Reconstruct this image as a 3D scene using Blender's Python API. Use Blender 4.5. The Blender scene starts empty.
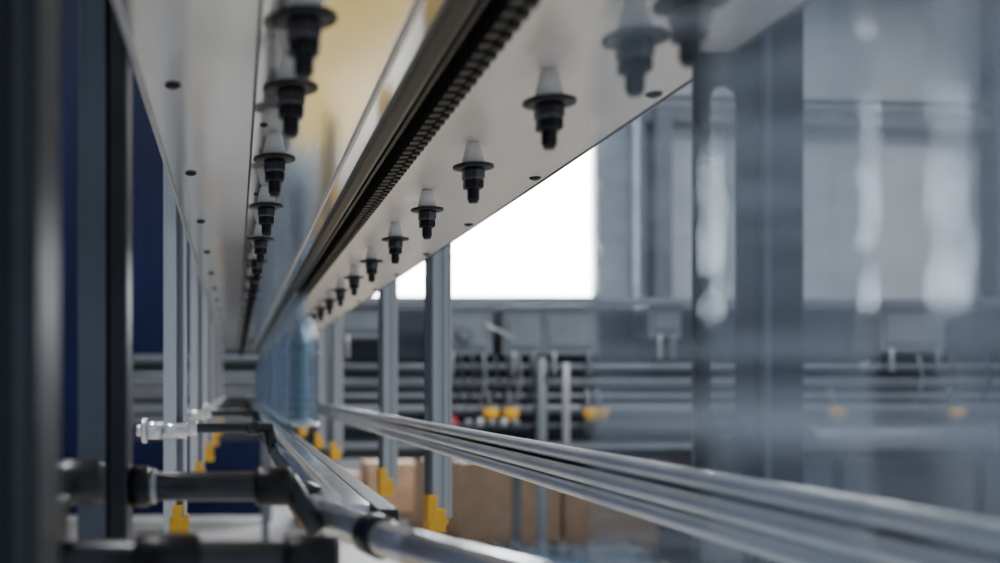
import bpy, bmesh, math, random
from mathutils import Vector, Matrix
random.seed(4)
H=1.2
sc=bpy.context.scene

# ---------------- materials ----------------
def mat(name,col,rough=.5,metal=0,noise=0,nscale=20,bump=0,spec=.5,emit=None,es=0,stretch=None):
    m=bpy.data.materials.new(name); m.use_nodes=True
    nt=m.node_tree; b=nt.nodes['Principled BSDF']
    b.inputs['Base Color'].default_value=(*col,1)
    b.inputs['Roughness'].default_value=rough
    b.inputs['Metallic'].default_value=metal
    b.inputs['Specular IOR Level'].default_value=spec
    if emit:
        b.inputs['Emission Color'].default_value=(*emit,1); b.inputs['Emission Strength'].default_value=es
    if noise or bump:
        tc=nt.nodes.new('ShaderNodeTexCoord'); mp=nt.nodes.new('ShaderNodeMapping')
        n=nt.nodes.new('ShaderNodeTexNoise'); n.inputs['Scale'].default_value=nscale; n.inputs['Detail'].default_value=5
        nt.links.new(tc.outputs['Object'],mp.inputs['Vector']); nt.links.new(mp.outputs[0],n.inputs['Vector'])
        if stretch: mp.inputs['Scale'].default_value=stretch
        if noise:
            r=nt.nodes.new('ShaderNodeValToRGB')
            r.color_ramp.elements[0].position=.3; r.color_ramp.elements[1].position=.7
            r.color_ramp.elements[0].color=tuple(c*(1-noise) for c in col)+(1,)
            r.color_ramp.elements[1].color=tuple(min(1,c*(1+noise)) for c in col)+(1,)
            nt.links.new(n.outputs['Fac'],r.inputs[0]); nt.links.new(r.outputs[0],b.inputs['Base Color'])
        if bump:
            bp=nt.nodes.new('ShaderNodeBump'); bp.inputs['Strength'].default_value=bump; bp.inputs['Distance'].default_value=.01
            nt.links.new(n.outputs['Fac'],bp.inputs['Height']); nt.links.new(bp.outputs[0],b.inputs['Normal'])
    return m
M={}
M['plateL']=mat('brushed_plate',(.70,.70,.69),.16,.75,noise=.08,nscale=6,stretch=(8,1,1))
M['plateC']=mat('polished_plate',(.84,.83,.80),.09,.85,noise=.05,nscale=5,stretch=(8,1,1))
M['plateR']=mat('satin_plate',(.88,.84,.81),.33,.42,noise=.06,nscale=5,stretch=(6,1,1))
M['black']=mat('black_rubber',(.012,.013,.016),.5,0,noise=.3)
M['dark']=mat('dark_steel',(.045,.048,.056),.3,.6,noise=.25,nscale=12)
M['bolt']=mat('blackened_bolt',(.02,.02,.024),.35,.6,noise=.2,nscale=90)
M['nut']=mat('zinc_nut',(.09,.09,.10),.3,.8,noise=.2,nscale=90)
M['nylon']=mat('nylon_spacer',(.72,.72,.72),.5,noise=.06,nscale=60)
M['steel']=mat('stainless',(.42,.44,.47),.38,.4,noise=.10,nscale=8,stretch=(1,1,.2))
M['steelL']=mat('galvanised_post',(.66,.68,.72),.4,.25,noise=.08,nscale=8,stretch=(1,1,.2))
M['postdark']=mat('dark_grey_post',(.11,.125,.155),.40,.3,noise=.2,nscale=8)
M['postblack']=mat('anodised_post',(.022,.028,.038),.45,.2,noise=.2,nscale=8)
M['chrome']=mat('polished_rod',(.84,.86,.89),.16,.6,noise=.05,nscale=10)
M['rail']=mat('rail_plastic',(.74,.78,.84),.16,.4,noise=.08,nscale=10)
M['yellow']=mat('yellow_plastic',(.85,.46,.02),.45,noise=.1,nscale=30)
M['red']=mat('red_plastic',(.6,.02,.03),.4,noise=.1,nscale=30)
M['card']=mat('cardboard',(.50,.35,.24),.85,noise=.10,nscale=9)
M['tape']=mat('packing_tape',(.42,.30,.18),.35,noise=.05)
M['wood']=mat('pallet_wood',(.28,.20,.13),.8,noise=.25,nscale=10,stretch=(1,6,6))
M['navy']=mat('navy_pvc',(.004,.010,.055),.5,noise=.3,nscale=3,stretch=(4,4,.3),spec=.2)
M['wall']=mat('grey_wall_panel',(.43,.475,.52),.6,noise=.08,nscale=1.2)
M['walldark']=mat('dark_wall_panel',(.085,.10,.13),.6,noise=.15,nscale=1.5)
M['beam']=mat('steel_beam_paint',(.12,.135,.165),.5,noise=.15,nscale=5)
M['floor']=mat('concrete_floor',(.46,.455,.45),.4,noise=.22,nscale=2,bump=.05)
M['ceil']=mat('ceiling_sheet',(.45,.46,.48),.7,noise=.06,nscale=2)
M['machine']=mat('machine_grey',(.19,.215,.25),.4,.25,noise=.15,nscale=4)
M['machine2']=mat('machine_dark',(.04,.05,.068),.45,.3,noise=.2,nscale=4)
M['fy']=mat('yellow_reflection_strip',(.95,.62,.12),.5,noise=.15,nscale=4)  # colour of the strips added to give the plates yellow reflections
M['win']=mat('window_daylight',(.9,.95,1),.5,emit=(.94,.97,1),es=20)
M['fill_lamp']=mat('fill_lamp_tube',(.9,.9,.9),.5,emit=(1,.96,.9),es=10)  # glow of the added ceiling fill

def plastic(name,tint,body,lo,hi,edge,rough=.15,ms=(.6,.2,6),r0=.4,r1=.7):
    m=bpy.data.materials.new(name); m.use_nodes=True; nt=m.node_tree; nt.nodes.clear()
    o=nt.nodes.new('ShaderNodeOutputMaterial')
    t=nt.nodes.new('ShaderNodeBsdfTransparent'); t.inputs[0].default_value=(*tint,1)
    d=nt.nodes.new('ShaderNodeBsdfTranslucent'); d.inputs[0].default_value=(*body,1)
    d2=nt.nodes.new('ShaderNodeBsdfDiffuse'); d2.inputs[0].default_value=(*body,1)
    g=nt.nodes.new('ShaderNodeBsdfGlossy'); g.inputs['Roughness'].default_value=rough; g.inputs[0].default_value=(.88,.94,1,1)
    lw=nt.nodes.new('ShaderNodeLayerWeight'); lw.inputs[0].default_value=.35
    tc=nt.nodes.new('ShaderNodeTexCoord'); n=nt.nodes.new('ShaderNodeTexNoise'); n.inputs['Scale'].default_value=14
    mp=nt.nodes.new('ShaderNodeMapping'); mp.inputs['Scale'].default_value=ms
    nt.links.new(tc.outputs['Object'],mp.inputs[0]); nt.links.new(mp.outputs[0],n.inputs['Vector'])
    mul=nt.nodes.new('ShaderNodeMapRange'); mul.inputs[1].default_value=r0; mul.inputs[2].default_value=r1
    mul.inputs[3].default_value=lo; mul.inputs[4].default_value=hi
    nt.links.new(n.outputs['Fac'],mul.inputs[0])
    a0=nt.nodes.new('ShaderNodeMixShader'); a0.inputs[0].default_value=.5
    nt.links.new(d.outputs[0],a0.inputs[1]); nt.links.new(d2.outputs[0],a0.inputs[2])
    a=nt.nodes.new('ShaderNodeMixShader'); nt.links.new(mul.outputs[0],a.inputs[0])
    nt.links.new(t.outputs[0],a.inputs[1]); nt.links.new(a0.outputs[0],a.inputs[2])
    e=nt.nodes.new('ShaderNodeMath'); e.operation='MULTIPLY'; e.inputs[1].default_value=edge
    nt.links.new(lw.outputs['Facing'],e.inputs[0])
    b=nt.nodes.new('ShaderNodeMixShader'); nt.links.new(e.outputs[0],b.inputs[0])
    nt.links.new(a.outputs[0],b.inputs[1]); nt.links.new(g.outputs[0],b.inputs[2])
    nt.links.new(b.outputs[0],o.inputs[0]); return m
M['pet']=plastic('pet_plastic',(.95,.965,.98),(.58,.65,.74),.015,.30,.34,.2,(.12,.05,5.5),.47,.66)
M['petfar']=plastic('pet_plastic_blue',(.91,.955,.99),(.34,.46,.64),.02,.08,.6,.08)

# ---------------- mesh builder ----------------
class B:
    def __init__(s): s.bm=bmesh.new(); s.mats=[]
    def mi(s,m):
        if m not in s.mats: s.mats.append(m)
        return s.mats.index(m)
    def box(s,x0,x1,y0,y1,z0,z1,m,rot=None):
        vs=[s.bm.verts.new((x,y,z)) for x in(x0,x1) for y in(y0,y1) for z in(z0,z1)]
        i=s.mi(m)
        for f in((0,1,3,2),(4,6,7,5),(0,4,5,1),(2,3,7,6),(0,2,6,4),(1,5,7,3)):
            fc=s.bm.faces.new([vs[k] for k in f]); fc.material_index=i
        if rot:
            c=Vector(((x0+x1)/2,(y0+y1)/2,(z0+z1)/2))
            bmesh.ops.rotate(s.bm,cent=c,matrix=rot,verts=vs)
        return vs
    def lathe(s,p,axis,prof,m,seg=20,smooth=True):
        axis=Vector(axis).normalized(); q=Vector((0,0,1)).rotation_difference(axis); p=Vector(p); i=s.mi(m)
        rings=[]
        for t,r in prof:
            rings.append([s.bm.verts.new(p+q@Vector((r*math.cos(2*math.pi*k/seg),r*math.sin(2*math.pi*k/seg),t))) for k in range(seg)])
        for a,b in zip(rings,rings[1:]):
            for k in range(seg):
                f=s.bm.faces.new((a[k],a[(k+1)%seg],b[(k+1)%seg],b[k])); f.material_index=i; f.smooth=smooth
        if prof[0][1]>1e-5:
            f=s.bm.faces.new(rings[0][::-1]); f.material_index=i
        if prof[-1][1]>1e-5:
            f=s.bm.faces.new(rings[-1]); f.material_index=i
    def cyl(s,a,b,r,m,seg=20,smooth=True):
        a=Vector(a);b=Vector(b); L=(b-a).length; c=min(r*.15,L*.2)
        s.lathe(a,b-a,[(0,r-c),(c,r),(L-c,r),(L,r-c)],m,seg,smooth)
    def tube(s,pts,r,m,seg=14):
        for a,b in zip(pts,pts[1:]):
            s.cyl(a,b,r,m,seg)
        for p in pts[1:-1]:
            s.sph(p,r,m)
    def sph(s,p,r,m,n=8):
        s.lathe(Vector(p)-Vector((0,0,r)),(0,0,1),[(r-r*math.cos(math.pi*k/n),max(1e-4,r*math.sin(math.pi*k/n))) for k in range(n+1)],m,16)
    def done(s,name,parent=None,bevel=0):
        bmesh.ops.recalc_face_normals(s.bm,faces=s.bm.faces)
        co=[v.co for v in s.bm.verts]
        mn=Vector((min(c.x for c in co),min(c.y for c in co),min(c.z for c in co)))
        mx=Vector((max(c.x for c in co),max(c.y for c in co),max(c.z for c in co)))
        c=(mn+mx)/2
        for v in s.bm.verts: v.co-=c
        me=bpy.data.meshes.new(name); s.bm.to_mesh(me); s.bm.free()
        for m in s.mats: me.materials.append(M[m])
        o=bpy.data.objects.new(name,me); sc.collection.objects.link(o)
        o.location=c+Vector((0,0,H))
        if parent: o.parent=parent
        if bevel:
            b=o.modifiers.new('bevel','BEVEL'); b.width=bevel; b.segments=2; b.limit_method='ANGLE'; b.angle_limit=math.radians(50)
        return o
def empty(name):
    o=bpy.data.objects.new(name,None); sc.collection.objects.link(o); return o

FZ=-1.2; CZ=4.8
# ---------------- room ----------------
b=B(); b.box(-3,13,-2,12.3,FZ-.1,FZ,'floor'); b.done('floor')
b=B(); b.box(-3,13,-2,12.3,CZ,CZ+.1,'ceil'); b.done('ceiling')
b=B(); 
wx0,wx1,wz0,wz1=1.55,4.36,1.08,3.5
b.box(-3,wx0,12,12.3,FZ,CZ,'wall'); b.box(wx1,13,12,12.3,.9,CZ,'wall')
b.box(wx0,wx1,12,12.3,wz1,CZ,'wall'); b.box(wx0,13,12,12.3,FZ,.9,'walldark'); b.box(wx0,wx1,12,12.3,.9,wz0,'wall')
x=4.9
while x<12.9:
    b.box(x-.012,x+.012,11.985,12.0,.9,CZ,'wall'); x+=1.15
b.done('wall_back')
b=B(); b.box(-3.1,-3,-2,12.3,FZ,CZ,'navy'); b.done('wall_left')
b=B(); b.box(13,13.1,-2,12.3,FZ,CZ,'wall'); b.done('wall_right')
b=B(); b.box(wx0,wx1,12.1,12.13,wz0,wz1,'win')
b.box(wx0,wx0+.06,12,12.1,wz0,wz1,'beam'); b.box(wx1-.05,wx1,11.98,12.1,wz0,wz1,'wall')
b.box(wx0,wx1,11.98,12.1,wz1-.06,wz1,'beam'); b.box(wx0,wx1,11.94,12.1,wz0-.05,wz0+.02,'beam')
b.done('window_1')
# steel frame on wall right of window
b=B()
R=Matrix.Rotation(math.radians(1.6),3,'Y')
b.box(4.7,12.95,11.75,11.93,3.02,3.20,'beam',R); b.box(4.7,12.95,11.8,11.9,3.32,3.36,'beam',R)
b.box(4.72,4.80,11.7,11.95,FZ,3.3,'beam'); b.box(4.92,5.12,11.7,11.95,FZ,3.3,'beam'); 
b.box(8.9,8.98,11.7,11.95,FZ,CZ,'beam')
b.done('steel_wall_frame',bevel=.01)
b=B()
for k in range(11):
    x=-2.9+k*.29; b.box(x,x+.31,9.0+(k%2)*.015,9.01+(k%2)*.015,-1.15,4.3,'navy')
b.box(-2.95,.32,8.96,9.06,4.3,4.4,'steel')
b.box(-2.95,-2.87,8.96,9.06,FZ,4.3,'steel'); b.box(.27,.33,8.96,9.06,FZ,4.3,'beam')
b.done('strip_curtain')

# ---------------- bottle conveyor ----------------
conv=empty('bottle_conveyor')
Y0,Y1=-.4,5.4
ZP=.2
b=B(); b.box(-.060,.0125,Y0,Y1,ZP,ZP+.004,'plateL'); b.box(-.0625,-.060,Y0,Y1,ZP-.004,ZP+.02,'steel')
b.done('plate_left',conv)
b=B(); b.box(.0145,.114,Y0,Y1,ZP,ZP+.004,'plateC'); b.box(.0125,.0145,Y0,Y1,ZP+.001,ZP+.004,'black'); b.done('plate_center',conv)
b=B(); b.box(.152,.298,Y0,Y1,ZP,ZP+.004,'plateR'); b.box(.295,.299,Y0,Y1,ZP,ZP+.03,'steel'); b.done('plate_right',conv)
b=B(); b.box(.114,.152,Y0,Y1,ZP+.012,ZP+.03,'black')
b.box(.094,.0965,Y0,Y1,ZP-.003,ZP,'nylon')
b.box(.111,.119,Y0,Y1,ZP-.006,ZP+.012,'black'); b.box(.1205,.1235,Y0,Y1,ZP-.003,ZP+.012,'dark')
b.box(.126,.129,Y0,Y1,ZP-.003,ZP+.012,'black')
b.box(.146,.1525,Y0,Y1,ZP-.004,ZP+.012,'black')
b.box(.1525,.156,Y0,Y1,ZP-.002,ZP,'steel')
b.done('neck_channel',conv)
b=B(); y=Y0
while y<4.2:
    b.box(.138,.147,y,y+.010,ZP-.007,ZP+.012,'black'); b.box(.1455,.1515,y+.001,y+.009,ZP-.009,ZP-.004,'black')
    y+=.016
b.done('chain_teeth',conv)
b=B(); b.box(-.056,.292,Y0,Y1,ZP+.03,ZP+.28,'machine'); 
for y in (.2,1.7,3.2,4.7):
    b.cyl((0,y,ZP+.28),(0,y,CZ),.006,'steel'); b.cyl((.24,y,ZP+.28),(.24,y,CZ),.006,'steel')
    b.box(-.09,.33,y-.03,y+.03,ZP+.27,ZP+.31,'dark')
b.done('duct_casing',conv,bevel=.002)
def bolt(b,x,y,s=1):
    z=ZP
    b.lathe((x,y,z),(0,0,-1),[(0,.0045*s),(.002,.0060*s),(.016*s,.0092*s),(.018*s,.0085*s)],'nylon',20)
    b.lathe((x,y,z-.018*s),(0,0,-1),[(0,.010*s),(.0012,.0165*s),(.0030,.0165*s),(.0042,.0105*s)],'bolt',28)
    b.lathe((x,y,z-.022*s),(0,0,-1),[(0,.0085*s),(.0012,.0095*s),(.0075,.0095*s),(.009,.0082*s)],'nut',6,False)
    b.lathe((x,y,z-.031*s),(0,0,-1),[(0,.0080*s),(.001,.0086*s),(.006,.0086*s),(.007,.0076*s)],'bolt',6,False)
    pr=[(0,.005*s)]
    for k in range(5): pr+=[(.001+k*.002,.0052*s),(.002+k*.002,.0044*s)]
    pr.append((.0125,.0035*s))
    b.lathe((x,y,z-.037*s),(0,0,-1),pr,'bolt',14)
ys=[.814,1.01,1.21,1.42,1.63,1.84,2.05]+[2.26+.21*k for k in range(14)]
b=B()
for y in [.487,.60,.785,.99]+ys[2:]: bolt(b,.0335 if y<.7 else .031,y)
b.done('bolt_row_center',conv)
b=B()
for x,y in ((.2125,.467),(.206,.515),(.198,.63)): bolt(b,x,y)
for y in ys: bolt(b,.194,y)
b.done('bolt_row_right',conv)
b=B()
for k in range(17):
    y=.66+k*.27
    b.lathe((-.041,y,ZP),(0,0,-1),[(0,.0055),(.0015,.005),(.0028,.002)],'bolt',12)
    b.lathe((.285,y+.02,ZP),(0,0,-1),[(0,.006),(.0015,.005),(.0028,.002)],'bolt',12)
    b.lathe((.022,y+.1,ZP),(0,0,-1),[(0,.003),(.001,.003),(.0018,.001)],'bolt',12)
b.done('rivets',conv)
def postR(y):
    b=B(); x0,x1=.299,.334
    m='steel'
    b.box(x0,x0+.005,y-.02,y+.02,-.20,ZP+.12,'postdark'); b.box(x1-.005,x1,y-.02,y+.02,-.20,ZP+.12,m)  # left face darker than the other faces
    b.box(x0,x1,y+.015,y+.02,-.20,ZP+.12,m); b.box(x0+.005,x0+.012,y-.02,y-.016,-.20,ZP+.12,m);b.box(x1-.013,x1-.005,y-.02,y-.016,-.20,ZP+.12,m)
    b.box(x0+.011,x1-.011,y-.017,y+.015,-.2,ZP+.12,m)
    b.cyl((.279,y,-.066),(x0+.001,y,-.066),.006,'dark'); b.box(x0-.010,x0,y-.014,y+.014,-.08,-.052,'dark')
    b.box(x0-.002,x1-.010,y-.024,y+.022,-.222,-.186,'yellow'); b.box(x0-.003,x0+.012,y-.025,y+.02,-.205,-.165,'yellow')
    b.cyl((x0-.004,y-.01,-.205),(x1-.004,y-.01,-.205),.006,'yellow')
    b.done('hanger_post_right',conv,bevel=.0015)
for y in (1.56,2.07,3.1,3.7,4.6): postR(y)
# closest right support: flat post with slotted bracket
b=B(); b.box(.309,.337,.592,.610,-.20,ZP+.12,'postblack'); b.box(.311,.316,.588,.592,-.2,ZP+.12,'postdark'); b.box(.298,.309,.596,.610,ZP+.004,ZP+.03,'postblack')
b.box(.306,.340,.586,.614,-.225,-.195,'dark'); b.cyl((.279,.600,-.066),(.31,.600,-.066),.006,'dark')
b.done('hanger_post_right',conv,bevel=.001)
def slotted(name,x0,x1,z0,z1,y,th,sx0,sx1,sz0,sz1,m):
    cu=bpy.data.curves.new(name,'CURVE'); cu.dimensions='2D'; cu.fill_mode='BOTH'; cu.extrude=th/2
    def sp(pts):
        s=cu.splines.new('POLY'); s.points.add(len(pts)-1)
        for p,q in zip(s.points,pts): p.co=(q[0],q[1],0,1)
        s.use_cyclic_u=True
    sp([(x0,z0),(x1,z0),(x1,z1),(x0,z1)])
    r=(sx1-sx0)/2; c=(sx0+sx1)/2
    sp([(c+r*math.cos(a*math.pi/12),sz1-r+r*math.sin(a*math.pi/12)) for a in range(13)]+[(c-r*math.cos(a*math.pi/12),sz0+r-r*math.sin(a*math.pi/12)) for a in range(13)])
    o=bpy.data.objects.new(name+'_c',cu); sc.collection.objects.link(o)
    me=bpy.data.meshes.new_from_object(o.evaluated_get(bpy.context.evaluated_depsgraph_get()))
    bpy.data.objects.remove(o)
    me.materials.clear(); me.materials.append(M[m])
    ob=bpy.data.objects.new(name,me); sc.collection.objects.link(ob); ob.rotation_euler=(math.radians(90),0,0); ob.location=(0,y,H); ob.parent=conv
slotted('slotted_bracket',.2730,.3090,-.05,ZP,.596,.003,.2825,.2990,-.03,.180,'postblack')
def postL(y,near=False):
    b=B(); m='postdark' if near else 'steelL'
    x1=-.063; x0=-.092
    zt=ZP+.12
    b.box(x0,x1,y+.012,y+.017,-.19,zt,m); b.box(x0,x0+.005,y-.017,y+.012,-.19,zt,m); b.box(x1-.004,x1,y-.017,y+.012,-.19,zt,'dark' if near else m)
    b.box(x0+.004,x1-.012,y-.017,y-.013,-.19,zt,m)
    if near:
        b.box(x1-.010,x1,y-.019,y-.014,-.19,zt,'dark')
    else:
        b.box(x0+.008,x1+.003,y-.02,y+.02,-.205,-.165,'yellow'); b.cyl((x0+.006,y-.01,-.195),(x1+.006,y-.01,-.195),.006,'yellow')
        b.box(x0+.012,x1-.004,y-.024,y+.0,-.175,-.15,'yellow')
    if near:
        b.cyl((x1-.005,y,-.059),(.028,y,-.059),.0088,'dark',24)
        b.cyl((x1,y,-.059),(x1+.012,y,-.059),.0125,'bolt',20); b.cyl((.012,y,-.059),(.034,y,-.059),.0118,'bolt',24)
        b.cyl((x1+.012,y,-.059),(x1+.016,y,-.059),.0105,'steel',20)
    else:
        b.cyl((x1-.03,y,-.052),(.05,y,-.052),.0062,'dark')
        b.cyl((x1,y,-.052),(x1+.014,y,-.052),.010,'chrome',20); b.cyl((.015,y,-.052),(.032,y,-.052),.009,'dark',20)
        b.cyl((x0-.022,y,-.055),(x0,y,-.055),.012,'chrome'); b.cyl((x0-.029,y,-.055),(x0-.022,y,-.055),.017,'chrome'); b.cyl((x0-.036,y,-.055),(x0-.028,y,-.055),.008,'chrome')
        b.cyl((x0,y-.018,-.055),(x1+.002,y-.018,-.055),.011,'chrome')
    b.cyl((.03 if near else .045,y,-.055),(.05,y,-.085),.007,'dark')
    b.done('hanger_post_left',conv,bevel=.0012)
postL(.60,True)
for y in (1.3,2.05,2.8,3.55,4.3,5.05): postL(y)
b=B(); b.box(-.118,-.075,.325,.34,-.3,ZP+.12,'postblack'); b.box(-.073,-.0655,.32,.36,-.3,ZP+.12,'dark')
b.box(-.0655,-.063,.32,.36,-.3,ZP+.12,'postblack')
b.done('guard_post_near',conv,bevel=.001)
b=B()
b.cyl((-.09,.45,-.076),(.045,.45,-.076),.0075,'dark',24); b.cyl((-.045,.45,-.076),(-.015,.45,-.076),.011,'bolt',24); b.cyl((.022,.45,-.076),(.046,.45,-.076),.0108,'bolt',24)
b.box(-.10,-.078,.44,.47,-.12,-.05,'dark'); 
b.cyl((-.10,.53,-.05),(-.070,.53,-.05),.012,'dark'); b.cyl((-.11,.53,-.05),(-.10,.53,-.05),.009,'steel')
b.done('adjuster_rod',conv,bevel=.001)
b=B()
b.box(.048,.108,.66,Y1,-.092,-.086,'dark'); b.box(.046,.055,.66,Y1,-.086,-.076,'postdark'); b.box(.094,.108,.66,Y1,-.086,-.080,'black')
b.cyl((.060,.64,-.074),(.060,Y1,-.074),.0085,'chrome'); b.box(.070,.092,.68,Y1,-.086,-.079,'rail')
b.tube([(.050,.72,-.078),(.055,.62,-.079),(.09,.50,-.081),(.15,.36,-.083)],.0098,'chrome',20)
b.cyl((.049,.70,-.078),(.0525,.655,-.0785),.0135,'dark'); b.cyl((.0745,.553,-.0803),(.080,.533,-.0806),.0118,'dark')
b.done('guide_rail_left',conv,bevel=.0008)
b=B()
for x,z,r in((.268,-.0525,.0058),(.264,-.0660,.0058),(.266,-.0790,.0058)):
    b.cyl((x,.16,z),(x,Y1,z),r,'rail',18)
b.box(.274,.279,.16,Y1,-.084,-.050,'postdark')
b.done('guide_rail_right',conv)

# ---------------- bottles ----------------
def bottles(name,ylist,x,m,parent=None,rib=.0322):
    b=B()
    prof=[(0,.0125),(.004,.0132),(.006,.0125),(.018,.0125),(.020,.017),(.023,.017),(.025,.0125),(.034,.013),(.05,.016),(.08,.024),(.105,.031),(.12,.034)]
    z=.12
    while z<.265:
        prof+=[(z+.006,.0342),(z+.011,.0342),(z+.014,rib),(z+.017,.0342)]; z+=.018
    prof+=[(.279,.0335),(.285,.029),(.286,.018),(.278,.006)]
    for y in ylist: b.lathe((x,y,ZP+.008),(0,0,-1),prof,m,28)
    return b.done(name,parent)
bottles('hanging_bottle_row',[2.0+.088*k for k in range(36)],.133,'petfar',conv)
bottles('hanging_bottles_near',[.272-.0715*k for k in range(4)],.133,'pet',conv,.0330)

# ---------------- background packing machine ----------------
b=B(); Y=6.0
b.box(.55,6.2,Y,Y+.08,.50,.54,'machine'); b.box(.55,6.2,Y+.5,Y+.58,.50,.56,'machine')
b.box(.55,6.2,Y+.3,Y+.32,.18,.50,'machine2')
for k,(x0,x1,z0,z1) in enumerate([(.62,.98,.3,.50),(1.25,1.56,.2,.46),(1.62,1.86,.2,.48),(1.865,2.2,.2,.48),(2.5,2.7,.3,.5),(3.9,4.3,.22,.48),(4.9,5.3,.22,.5)]):
    b.box(x0,x1,Y+.05,Y+.3,z0,z1,'machine'); b.box(x0+.03,x1-.03,Y+.035,Y+.05,z0+.05,z1-.05,'machine')
    b.cyl((x0+.06,Y+.03,z0+.02),(x0+.06,Y+.03,z0-.12),.012,'steel'); b.cyl((x1-.06,Y+.03,z0+.02),(x1-.06,Y+.03,z0-.12),.012,'machine')
b.cyl((1.38,Y-.02,.33),(1.38,Y+.05,.33),.05,'beam'); b.cyl((1.5,Y-.02,.38),(1.66,Y-.02,.30),.010,'steel')
for z,r,m in((.13,.02,'machine'),(.03,.03,'beam'),(-.05,.018,'machine'),(-.13,.03,'machine'),(-.24,.03,'machine2')):
    b.cyl((-.9 if z<.1 else .55,Y+.1,z),(6.2,Y+.1,z),r,m)
b.box(.3,6.2,Y+.35,Y+.4,-.45,.2,'machine2')
for x in(.58,1.84,3.3,4.8,6.1):
    b.cyl((x,Y,.52 if x<1 else .18),(x,Y,FZ+.02),.032,'machine'); b.cyl((x,Y,FZ+.03),(x,Y,FZ),.06,'machine2')
    b.cyl((x,Y+.54,.52),(x,Y+.54,FZ),.03,'machine')
b.cyl((1.97,Y-.05,.15),(1.97,Y-.05,-.6),.022,'steel')
for k in range(14):
    x=1.28+k*.07 if k<9 else 2.3+k*.2
    b.tube([(x,Y,.2),(x+.01,Y-.03,.05),(x-.02,Y,-.1)],.009,'machine2' if k%3 else 'machine')
for x in(1.53,1.65,2.13,2.19,3.6,4.32):
    z=-.17
    b.lathe((x,Y-.02,z+.05),(0,0,-1),[(0,.02),(.01,.045),(.04,.05),(.06,.035),(.08,.02)],'yellow',14)
    b.cyl((x,Y,z+.05),(x,Y+.05,z+.16),.012,'machine')
b.cyl((1.28,Y-.08,-.205),(1.28,Y,-.205),.042,'red'); b.cyl((1.28,Y-.095,-.205),(1.28,Y-.08,-.205),.022,'machine')
for k in range(5): b.cyl((1.37+k*.07,Y-.04,-.205),(1.41+k*.07,Y-.04,-.205),.022+.006*(k%2),'steel' if k%2 else 'machine')
b.box(.5,6.2,Y-.1,Y+.5,-.36,-.33,'machine')
b.box(2.75,6.2,Y+.02,Y+.5,-1.12,-.36,'machine2')  # dark skirt added to darken the area below the machine
for x0 in (2.8,3.65,4.5,5.35): b.box(x0,x0+.78,Y,Y+.02,-1.05,-.42,'walldark')  # dark front panels belonging to the added skirt
b.cyl((3.4,Y-.12,-.29),(4.4,Y-.12,-.29),.06,'machine'); b.cyl((3.4,Y-.12,-.29),(3.36,Y-.12,-.29),.08,'beam'); b.cyl((4.4,Y-.12,-.29),(4.44,Y-.12,-.29),.08,'beam')
for x in (3.5,4.3): b.box(x,x+.06,Y-.12,Y+.03,-.36,-.29,'machine')
b.done('filling_machine',bevel=.004)
b=B(); Y=7.6
for z,r in((.22,.03),(.1,.02),(-.02,.03),(-.14,.02),(-.25,.03)): b.cyl((-1.1,Y,z),(.26,Y,z),r,'beam' if r>.02 else 'machine')
for x in(-1.05,-.5,.2): b.box(x,x+.06,Y-.03,Y+.05,FZ,.3,'beam')
b.box(-1.1,.26,Y+.06,Y+.1,-.4,.26,'machine2')
b.done('pipe_rack',bevel=.004)

# ---------------- boxes ----------------
def carton(x0,x1,y0,y1,z0,z1):
    b=B(); m='card'
    b.box(x0,x1,y0,y1,z0,z1,m)
    xc=(x0+x1)/2
    b.box(xc-.03,xc+.03,y0-.003,y0,z1-.12,z1,'tape'); b.box(xc-.03,xc+.03,y0-.003,y1,z1,z1+.003,'tape')
    b.box(x0,xc-.002,y0,y1,z1,z1+.005,m); b.box(xc+.002,x1,y0,y1,z1,z1+.005,m)
    b.done('cardboard_box',bevel=.006)
def pallet(x0,x1,y0,y1):
    b=B()
    n=7; w=(x1-x0)/n
    for k in range(n): b.box(x0+k*w,x0+k*w+w*.8,y0,y1,FZ+.12,FZ+.145,'wood')
    for y in(y0,(y0+y1)/2-.05,y1-.1): b.box(x0,x1,y,y+.1,FZ+.10,FZ+.12,'wood')
    for x in(x0,(x0+x1)/2-.05,x1-.1):
        b.box(x,x+.1,y0,y1,FZ,FZ+.02,'wood')
        for y in(y0,(y0+y1)/2-.05,y1-.1): b.box(x,x+.1,y,y+.1,FZ+.02,FZ+.10,'wood')
    b.done('wooden_pallet')
pallet(1.40,3.3,6.85,8.1)
pz=FZ+.146
carton(1.56,2.24,6.88,7.5,pz,-.52)
carton(2.27,3.05,6.9,7.5,pz,-.62)
carton(1.45,2.2,7.6,8.1,pz,-.56)
pallet(.55,1.75,8.4,9.3)
carton(1.12,1.70,8.45,8.9,pz,-.64)
carton(.57,1.08,8.45,8.9,pz,-.74)
b=B(); b.box(.38,.76,1.2,6.6,FZ,FZ+.003,'fy'); b.box(-.95,-.60,1.2,6.6,FZ,FZ+.003,'fy'); b.done('floor_reflection_strips')  # unseen yellow strips, added only to be mirrored in the plates
b=B()
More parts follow.
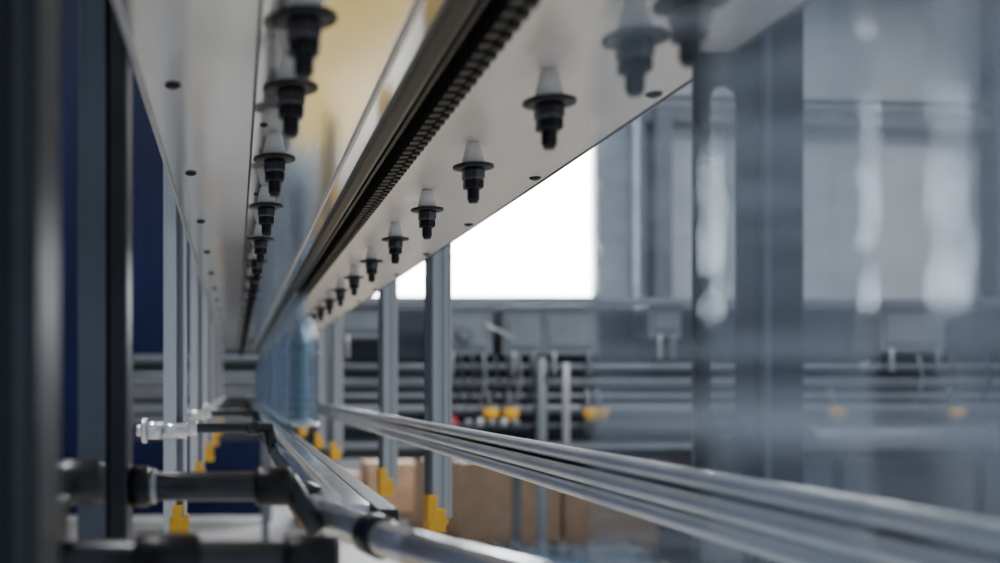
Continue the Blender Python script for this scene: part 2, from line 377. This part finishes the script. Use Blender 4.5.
for i in range(12):
    for j in range(5):
        b.lathe((1.20+i*.088,5.25+j*.088,FZ+.004),(0,0,1),[(0,.036),(.01,.042),(.22,.042),(.27,.022),(.31,.014),(.34,.014)],'petfar',14)
b.box(1.15,2.22,5.2,5.65,FZ,FZ+.004,'petfar')
b.done('bottle_pack')

def fill_lamp(x,y,w=1.5,p=60,col=(1,.97,.93)):  # unseen ceiling fixture with area light, added as room fill
    b=B(); b.box(x-.12,x+.12,y-w/2,y+w/2,CZ-.12,CZ-.04,'steel'); b.box(x-.09,x+.09,y-w/2+.03,y+w/2-.03,CZ-.13,CZ-.12,'fill_lamp')
    b.cyl((x,y-.4,CZ-.04),(x,y-.4,CZ),.01,'steel'); b.cyl((x,y+.4,CZ-.04),(x,y+.4,CZ),.01,'steel')
    b.done('ceiling_fill_lamp')
    l=bpy.data.lights.new('fill_light','AREA'); l.shape='RECTANGLE'; l.size=.3; l.size_y=w; l.energy=p; l.color=col
    o=bpy.data.objects.new('fill_light',l); sc.collection.objects.link(o); o.location=(x,y,H+CZ-.16)
for x,y,p in((-1.6,1.5,140),(-1.6,6,60),(2.2,1.2,190),(3,4.5,100),(7,3,65),(7,9,90),(10.5,8,80)): fill_lamp(x,y,p=p)
l=bpy.data.lights.new('window_light','AREA'); l.shape='RECTANGLE'; l.size=2.7; l.size_y=2.3; l.energy=300; l.color=(.9,.96,1)
o=bpy.data.objects.new('window_light',l); sc.collection.objects.link(o); o.location=(2.98,11.9,H+2.3); o.rotation_euler=(math.radians(-90),0,0)

w=bpy.data.worlds.new('world'); sc.world=w; w.use_nodes=True
w.node_tree.nodes['Background'].inputs[0].default_value=(.70,.84,1,1); w.node_tree.nodes['Background'].inputs[1].default_value=.55

cam=bpy.data.cameras.new('camera'); co=bpy.data.objects.new('camera',cam); sc.collection.objects.link(co)
co.location=(0,0,H); co.rotation_euler=(math.radians(90),0,0)
cam.sensor_width=36; cam.lens=36; cam.shift_x=.265; cam.shift_y=.1065; cam.clip_start=.01
cam.dof.use_dof=True; cam.dof.focus_distance=.95; cam.dof.aperture_fstop=4.2
sc.camera=co
